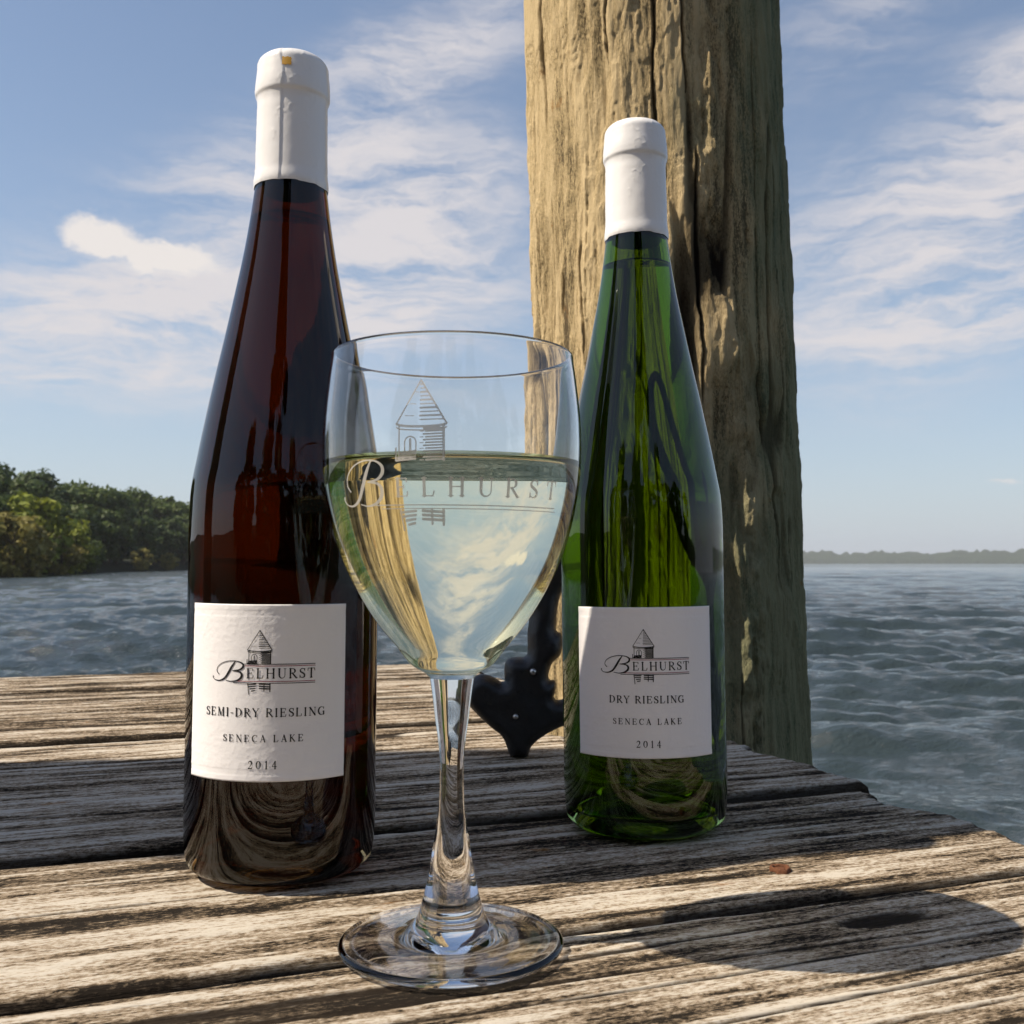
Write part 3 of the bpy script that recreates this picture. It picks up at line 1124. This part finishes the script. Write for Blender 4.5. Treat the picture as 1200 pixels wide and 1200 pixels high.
def tower(art, xc, y_tip, y_roof, y_cut, w, y_lo=None, y_end=None, line=.10, etch=False):
    """round turret with a cone roof, cut by the name band, its corbels showing below"""
    hw = w / 2
    rx = hw * 1.12
    tip = (xc, y_tip)
    art.line([tip, (xc - rx, y_roof)], line)
    art.line([tip, (xc + rx, y_roof)], line * 1.2)
    n = 11
    for i in range(1, n):     # hatching on the dark side of the roof
        t = i / n
        yy = y_tip + (y_roof - y_tip) * t
        art.line([(xc + rx * t * (-.05), yy - line * .3), (xc + rx * t * .96, yy)], line * (1.25 if i % 2 else .8))
        if i % 3 == 0:
            art.line([(xc - rx * t * .8, yy), (xc - rx * t * .35, yy - line * .3)], line * .5)
    ell = [(xc + rx * math.cos(R(a)), y_roof + rx * .13 * math.sin(R(a))) for a in range(180, 361, 12)]
    art.line(ell, line * 1.6)
    art.line([(p[0], p[1] - line * 2.4) for p in ell], line * .9)
    top = y_roof - rx * .1
    art.line([(xc - hw, top), (xc - hw, y_cut)], line)
    art.line([(xc + hw, top), (xc + hw, y_cut)], line * 1.6)
    m = 12
    for i in range(m):       # coursed stone, darker to the right
        yy = top + (y_cut - top) * (i + .7) / m
        art.line([(xc + hw * (.12 + .1 * (i % 2)), yy - line * .5), (xc + hw, yy)], line * 1.15)
        if i % 2:
            art.line([(xc - hw * .05, yy - line * .5), (xc + hw * .12, yy - line * .5)], line * .6)
    # arched window with balcony
    wx, wy = xc - hw * .48, top - (top - y_cut) * .48
    ww = hw * .26
    art.line([(wx - ww, wy - ww * 1.6), (wx - ww, wy)] + arc(wx, wy, ww, ww, 180, 0, 8) + [(wx + ww, wy - ww * 1.6)], line * .9)
    art.line([(wx, wy + ww * .5), (wx, wy - ww * 1.4)], line * 1.6)
    for k in range(4):
        yy = y_cut + (top - y_cut) * (.04 + .075 * k)
        art.line([(xc - hw * 1.12 + k * line, yy - line), (xc - hw * .25, yy)], line * 1.3)
    art.line([(xc - hw * 1.15, y_cut + (top - y_cut) * .36), (xc - hw * 1.15, y_cut)], line * 1.2)
    if y_lo is not None:
        for k in range(4):
            f = k / 4
            yy = y_lo + (y_end - y_lo) * (f * .8 + .06)
            art.line([(xc - hw * (1.05 - .12 * k), yy - line), (xc - hw * (.30 + .12 * f), yy)], line * 1.7)
            if k < 3:
                art.line([(xc + hw * .02, yy), (xc + hw * 1.0, yy - line * .8)], line * 1.9)
        art.line([(xc - hw * 1.05, y_lo), (xc - hw * .95, y_end)], line * 1.3)
        art.line([(xc + hw * .98, y_lo), (xc + hw * .98, y_lo + (y_end - y_lo) * .75)], line * 1.7)
        art.line([(xc + hw * .45, y_lo), (xc + hw * .45, y_lo + (y_end - y_lo) * .7)], line * 1.5)


# ------------------------------------------------------------------ wine bottles
def wrap_cyl(V, phi0, rad):
    """flat millimetres -> cylinder facing -Y at angle phi0"""
    V = np.asarray(V, float)
    a = R(phi0) + V[:, 0] * .93 / 1000 / .0383
    rr = rad
    return np.stack([rr * np.sin(a), -rr * np.cos(a), (71.6 + (V[:, 1] - 67.5) * .90) / 1000], -1)


BOT = [(.0290, .0000), (.0335, .0006), (.0362, .0028), (.0374, .0068), (.0379, .0130), (.0381, .040), (.0382, .080), (.0383, .115), (.0382, .138),
       (.0375, .148), (.0360, .1565), (.0329, .1731), (.0294, .1904), (.0256, .2079), (.0220, .2254), (.0186, .2430), (.0159, .2607), (.0144, .2735), (.0138, .285), (.0135, .300)]
INN = [(1e-5, .0200), (.012, .0178), (.022, .0125), (.0295, .0075), (.0330, .0085), (.0346, .0125), (.0350, .020), (.0351, .080), (.0351, .115), (.0350, .138), (.0343, .148), (.0328, .1565),
       (.0297, .1731), (.0262, .1904), (.0225, .2079), (.0190, .2254), (.0157, .2430), (.0140, .2540), (.0138, .2560)]
def shape(P, k=.958):
    return [(r * k, z if z < .1385 else .1385 + (z - .1385) * .982) for r, z in P]


BASE = [(1e-5, .0130), (.010, .0115), (.020, .0065), (.0255, .0010), (.0290, .0000)]


def bottle(label, loc, rot, skin, wine_m, dry_m, variety, phi, seam, lab_label, drop):
    t = thing('wine_bottle', label, 'bottle', loc, 'wine bottles on the dock')
    t.rotation_euler = rot
    body = dense(shape(BOT), 170)
    base = dense(shape(BASE), 30)
    g = lathe('glass_body', np.concatenate([base[:-1], body]), skin, t, 192)
    inner = dense(shape(INN), 150)
    zt, rt_ = inner[-1][1], inner[-1][0]
    lathe('wine', inner, wine_m, t, 160)
    lathe('wine_surface', dense([(1e-5, zt - .0005), (.008, zt - .0005), (rt_ - .0008, zt - .0003), (rt_, zt)], 16)[::-1], M['wine_top'], t, 160)
    dry = dense([(rt_, zt), (.0114, .2680), (.0100, .282), (.0095, .300)], 24)
    lathe('dry_neck', dry, dry_m, t, 96, flip=True)
    # closing lip and cork keep the inside dark under the capsule
    # capsule
    cp = [(.01445, .2732), (.01452, .2735), (.0142, .280), (.0140, .292), (.0138, .3045), (.0138, .3090), (.01405, .3106), (.0146, .3118), (.01472, .3135), (.01462, .3165),
          (.0143, .3200), (.01405, .3228), (.0136, .3258), (.0124, .3281), (.0105, .3290), (.0085, .3293), (.004, .3294), (1e-5, .3294)]

    def wob(r_, z_, t_):
        n = fbm(t_ * 2.5 + 0 * z_, z_ * 160, int(abs(phi) * 10) + 3, 4) - .5
        w2 = np.cos(t_ * .5) ** 8        # hide the seam of the noise at the back
        dd = n * .00016 + ridged(vn(t_ * 5 + z_ * 120, z_ * 210 - t_ * 2, 78)) ** 14 * .00016 * sstep(fbm(t_ * 3, z_ * 50, 79, 2), .5, .6)
        cut = np.where(z_ < .2672, (vn(t_ * 5, z_ * 0, 4) - .5) * .0006, 0)
        if seam is not None:
            d = ((t_ - (1.5 * np.pi + R(seam)) + np.pi) % (2 * np.pi)) - np.pi
            d = d + (vn(z_ * 90, 0 * z_, 8) - .5) * .05 - np.where(z_ > .303, np.sin((z_ - .303) * 300) * .05, 0)
            dd = dd - .00036 * sstep(d, -.015, .015) * np.exp(-np.maximum(d, 0) / 1.0)
        return r_ + dd * np.clip(r_ / .01, 0, 1), z_ + cut
    cp = [(max(1e-5, r * .962 + (.0007 if r > .013 else 0)), .2662 + (z - .2735) * .973) for r, z in cp]
    cap = lathe('capsule', dense(cp, 150), M['foil'], t, 200, wob=wob)
    if seam is not None:
        a0 = 1.5 * np.pi + R(seam)
        V = []
        for j in range(5):
            for i in range(7):
                a = a0 + R(.5) + R(14.5) * i / 6 + .02 * math.sin(j * 3)
                z = .3115 + .0032 * j / 4 + .0002 * math.sin(i * 2.1)
                r = np.interp(z, [.3080, .3114, .3142, .3171], [.01436, .01406, .01382, .01338]) + .00045
                V.append((r * math.cos(a), r * math.sin(a), z))
        tab = meshobj('tear_tab', V, grid_faces(5, 7, flip=True), M['gold'], cap)
        tab['label'] = 'small gold paper corner at the capsule seam'
    # paper label
    W_, H0, H1 = 66.2, 40.2 - drop, 103.3 - drop
    ns, nt = 160, 120
    s_ = np.linspace(-W_ / 2, W_ / 2, ns)
    z_ = np.linspace(H0, H1, nt)
    Sg, Zg = np.meshgrid(s_, z_, indexing='ij')
    emb = np.zeros_like(Sg)
    for zz in (H0 + 2.6, H1 - 2.6, H0 + 3.7, H1 - 3.7):
        emb -= np.exp(-((Zg - zz) / .35) ** 2) * .00010
    swirl = fbm(Sg * .4, Zg * .5, 31, 4)
    emb += sstep(ridged(fbm(Sg * .30 + swirl * 2, Zg * .38, 35, 3)), .78, .95) * .00008 * sstep(np.abs(Zg + drop - 72), 9, 15) * .6
    rad = .0383 * .958 + .00022 + emb
    a = R(phi) + Sg / 1000 / .0383
    V = np.stack([rad * np.sin(a), -rad * np.cos(a), Zg / 1000], -1).reshape(-1, 3)
    Vb = np.stack([(0 * rad + .0383 * .958 + .00004) * np.sin(a), -(0 * rad + .0383 * .958 + .00004) * np.cos(a), Zg / 1000], -1).reshape(-1, 3)
    F1 = grid_faces(ns, nt, flip=False)
    F2 = grid_faces(ns, nt, flip=True) + ns * nt
    ring = [(0, j) for j in range(nt)] + [(i, nt - 1) for i in range(1, ns)] + [(ns - 1, j) for j in range(nt - 2, -1, -1)] + [(i, 0) for i in range(ns - 2, 0, -1)]
    idx = np.array([i * nt + j for i, j in ring])
    nx = np.roll(idx, -1)
    F3 = np.stack([idx, nx, nx + ns * nt, idx + ns * nt], -1)
    lab = meshobj('label', np.concatenate([V, Vb]), np.concatenate([F1, F2, F3]), M['paper'], t)
    lab['label'] = lab_label
    # print
    zc = 67.5
    ar = Art()
    script_b(ar, -21.6, zc + 4.6, 14.6, 8.0)
    text(ar, 'ELHURST', 7.9, zc + 5.9, 27.5, 3.9, 1.05)
    tower(ar, -.6, zc + 25.0, zc + 17.2, zc + 11.6, 8.8, zc + 3.9, zc - .4, line=.24)
    ar.line([(-7.5, zc + 11.5), (21.6, zc + 11.5)], .28)
    ar.line([(-11.5, zc + 4.0), (21.6, zc + 4.0)], .28)
    if variety == 'SEMI-DRY RIESLING':
        text(ar, variety, .6, zc - 9.3, 51.0, 3.35, 1.12)
    else:
        text(ar, variety, .6, zc - 9.3, 36.0, 3.35, 1.12)
    text(ar, 'SENECA LAKE', .8, zc - 19.2, 33.0, 2.75, 1.12)
    text(ar, '2014', 1.2, zc - 29.8, 11.6, 3.2, 1.05)
    V2, F2 = ar.mesh(.115)
    V2 = np.asarray(V2)
    meshobj('lettering', wrap_cyl(V2 - np.array([0, drop / .9]), phi, .0383 * .958 + .00035), F2, M['ink'], lab)
    ar = Art()
    ar.line([(-6.5, zc + 10.8), (21.6, zc + 10.8)], .26)
    ar.line([(-10.5, zc + 4.7), (21.6, zc + 4.7)], .26)
    V3, F3 = ar.mesh(.115)
    meshobj('red_rules', wrap_cyl(V3 - np.array([0, drop / .9]), phi, .0383 * .958 + .00033), F3, M['red_ink'], lab)
    return t


bottle('dark brown bottle with white capsule, its label reading semi-dry riesling', (-.0904, .412, .0012), (0, R(.35), 0), M['amber_skin'],
       M['wine_amber'], M['dry_amber'], 'SEMI-DRY RIESLING', 0., -6., 'white label with castle tower emblem, SEMI-DRY RIESLING', 1.3)
bottle('green glass bottle with white capsule, its label reading dry riesling', (.0603, .476, .0012), (0, R(-.55), 0), M['green_skin'],
       M['wine_green'], M['dry_green'], 'DRY RIESLING', -5.9, None, 'white label with castle tower emblem, DRY RIESLING', 5.0)

# ------------------------------------------------------------------ wine glass
glass = thing('wine_glass', 'stemmed wine glass half full of pale white wine standing in front of the bottles', 'wine glass', (-.0186, .325, .0012))
FOOT = dense([(1e-5, .0016), (.012, .0014), (.020, .0009), (.0300, .0001), (.0328, .0001), (.0339, .0007), (.0341, .0014), (.0335, .0021), (.0300, .0026), (.0220, .0033), (.0160, .0043), (.0126, .0057), (.0108, .0080), (.0097, .0108)], 130)
STEM = dense([(.0097, .0108), (.0089, .0135), (.0081, .0165), (.0073, .0200), (.0065, .0245), (.0057, .0298), (.0047, .0360), (.0040, .0426), (.00365, .0500), (.00365, .0555), (.0042, .0620), (.0051, .0684), (.0060, .0760), (.0068, .0814)], 120)
def lower(P):
    return [(r, z if z < .147 else .147 + (z - .147) * .93) for r, z in P]


BOWL = dense(lower([(.0068, .0814), (.0082, .0828), (.0116, .0848), (.0172, .0914), (.0217, .0968), (.0285, .1075), (.0345, .1206), (.0380, .1338), (.0397, .1471), (.0397, .1604), (.0385, .1738), (.0374, .1830),
              (.03732, .1838), (.0370, .18435), (.0366, .1843), (.03635, .18385), (.03632, .1834), (.0364, .1826)]), 230)
WL = .1463
IN_ALL = dense(lower([(1e-5, .0862), (.004, .0865), (.0085, .0882), (.0135, .0922), (.0199, .0978), (.0269, .1081), (.0331, .1212), (.0366, .1342), (.0384, .1471), (.0385, .1604), (.0374, .1738), (.0364, .1826)]), 240)
k = int(np.searchsorted(IN_ALL[:, 1], WL + .0012))
wet, dry = IN_ALL[:k + 1], IN_ALL[k:]
glass.scale = (1.01, 1.01, 1.0)
bowl = lathe('bowl', np.concatenate([BOWL, dry[::-1][1:]]), M['clear'], glass, 224)
lathe('stem', STEM, M['clear'], glass, 128)
lathe('foot', FOOT, M['clear'], glass, 224)
rw, zw = wet[-1]
wine = lathe('wine', wet, M['wine_pale'], glass, 224)
lathe('wine_surface', dense([(1e-5, WL), (rw - .006, WL), (rw - .0025, WL + .00012), (rw - .0010, WL + .0004), (rw, zw)], 50)[::-1], M['wine_top'], glass, 224)

OUT_R = BOWL[:150]


def wrap_bowl(V):
    V = np.asarray(V, float)
    z = V[:, 1] / 1000
    r = np.interp(z, OUT_R[:, 1], OUT_R[:, 0]) + .00012
    a = V[:, 0] / 1000 / .0397 + R(2.5)
    return np.stack([r * np.sin(a), -r * np.cos(a), z], -1)


ar = Art()
script_b(ar, -36.5, 133.0, 17.0, 12.6, .80)
text(ar, 'ELHURST', 9.4, 135.2, 51.0, 5.2, 1.1)
tower(ar, -8.2, 167.4, 155.4, 145.2, 12.6, 131.6, 126.0, line=.42, etch=True)
ar.line([(-23, 133.0), (35.4, 132.6)], .32)
ar.line([(-21, 132.0), (36.0, 131.6)], .26)
V, F = ar.mesh(.17)
em = meshobj('etched_emblem', wrap_bowl(V), F, M['etch'], bowl)
em['label'] = 'frosted castle tower and name etched on the bowl'

# ------------------------------------------------------------------ black iron bracket by the post
PXM = .640 / 1220


def inflate(name, poly, T0, D, parent, holes=(), cell=.0016):
    """closed outline (metres, x right z up) swollen to a rounded casting"""
    P = np.array(smooth_pts(poly + [poly[0]], 5))
    x0, x1, y0, y1 = P[:, 0].min() - cell, P[:, 0].max() + cell, P[:, 1].min() - cell, P[:, 1].max() + cell
    gx, gy = np.arange(x0, x1 + cell, cell), np.arange(y0, y1 + cell, cell)
    X, Y = np.meshgrid(gx, gy, indexing='ij')
    ins = np.zeros(X.shape, bool)
    dist = np.full(X.shape, 9.)
    for i in range(len(P) - 1):
        ax, ay = P[i]
        bx, by = P[i + 1]
        cond = ((ay > Y) != (by > Y))
        with np.errstate(divide='ignore', invalid='ignore'):
            xi = ax + (Y - ay) * (bx - ax) / (by - ay if by != ay else 1e-12)
        ins ^= cond & (X < xi)
        dx, dy = bx - ax, by - ay
        L = dx * dx + dy * dy + 1e-15
        t = np.clip(((X - ax) * dx + (Y - ay) * dy) / L, 0, 1)
        dist = np.minimum(dist, np.hypot(X - ax - t * dx, Y - ay - t * dy))
    sd_ = np.where(ins, dist, -dist)
    for hx, hy, hr in holes:
        sd_ = np.minimum(sd_, np.hypot(X - hx, Y - hy) - hr)
    keep = (sd_[:-1, :-1] > 0) | (sd_[1:, :-1] > 0) | (sd_[1:, 1:] > 0) | (sd_[:-1, 1:] > 0)
    th = T0 * np.sqrt(np.clip(sd_ / D, 0, 1)) * (.85 + .3 * fbm(X * 40, Y * 40, 3, 2))
    th[sd_ <= 0] = 0
    # pull the outside corners back to the outline
    gxx, gyy = np.gradient(sd_, cell)
    g2 = np.maximum(gxx ** 2 + gyy ** 2, .2)
    pull = np.where(sd_ < 0, -sd_, 0)
    X = X + gxx / g2 * pull
    Y = Y + gyy / g2 * pull
    nx, ny = X.shape
    Vf = np.stack([X, -th, Y], -1).reshape(-1, 3)
    Vb = np.stack([X, th, Y], -1).reshape(-1, 3)
    i, j = np.nonzero(keep)
    a = i * ny + j
    q = np.stack([a, a + ny, a + ny + 1, a + 1], -1)
    F = np.concatenate([q, q[:, ::-1] + nx * ny])
    # merge the rims
    mapb = np.arange(nx * ny) + nx * ny
    rim = (sd_ <= 0).reshape(-1)
    mapb[rim] = np.nonzero(rim)[0]
    F[len(q):] = mapb[F[len(q):] - nx * ny]
    usedv = np.unique(F)
    re = np.full(2 * nx * ny, -1)
    re[usedv] = np.arange(len(usedv))
    return meshobj(name, np.concatenate([Vf, Vb])[usedv], re[F], M['iron'], parent)


def bp(x, y):
    return ((x - 607) * PXM, (884 - y) * PXM)


brk = thing('iron_bracket', 'black lobed iron mooring bracket standing on the planks at the foot of the post', 'bracket', (.0037, .640, .001))
out = [(598, 885), (589, 863), (574, 850), (557, 834), (545, 818), (548, 800), (562, 790), (576, 792), (590, 799), (591, 784), (594, 773), (604, 770), (617, 768),
       (618, 742), (620, 712), (606, 694), (586, 676), (606, 662), (622, 640), (640, 606), (654, 632), (676, 640), (704, 650), (690, 668), (668, 684), (656, 700), (651, 737), (657, 742), (659, 754), (656, 768), (647, 777), (643, 788), (643, 796), (650, 797), (651, 806), (649, 818), (658, 819),
       (676, 812), (690, 800), (699, 812), (690, 836), (672, 846), (654, 852), (634, 863), (622, 874), (617, 885)]
inflate('casting', [bp(*p) for p in out], .011, .0055, brk)
for bx_, by_, br_ in ((624, 785, .0021), (604, 836, .0019)):
    o = lathe('bolt', dense([(1e-5, .0022), (br_ * .5, .0019), (br_ * .85, .0011), (br_, 0), (br_, -.002)], 20)[::-1], M['steel'], brk, 32)
    o.rotation_euler = (R(90), 0, 0)
    q = bp(bx_, by_)
    o.location = (q[0], -.0112, q[1])
    o['label'] = 'small bright bolt head'

pth = smooth_pts([(676, 640, .004), (690, 600, .008), (702, 550, .012), (711, 508, .015), (722, 492, .016), (734, 506, .016), (735, 545, .014), (724, 590, .010),
                  (708, 630, .006), (690, 655, .003)], 6)
P3 = [((x - 607) * PXM, dy, (884 - y) * PXM) for x, y, dy in pth]
V, F = tube(P3, [.0042 - .001 * math.sin(math.pi * i / (len(P3) - 1)) for i in range(len(P3))], 14)
meshobj('hoop', V, F, M['iron'], brk)

# ------------------------------------------------------------------ air over the lake
V = [(x, y, z) for z in (WZ - 1.2, 62) for x, y in ((-4400, -4400), (4400, -4400), (4400, 4400), (-4400, 4400))]
F = [(3, 2, 1, 0), (4, 5, 6, 7), (0, 1, 5, 4), (1, 2, 6, 5), (2, 3, 7, 6), (3, 0, 4, 7)]
m, T = material('lake_air')
pv_ = T.n('ShaderNodeVolumePrincipled', {'Color': col((.92, .95, 1.)), 'Density': .00016, 'Anisotropy': .2})
finish(T, None, pv_.outputs[0])
hz_ = meshobj('haze', V, F, m, smooth=False)
hz_['kind'] = 'stuff'
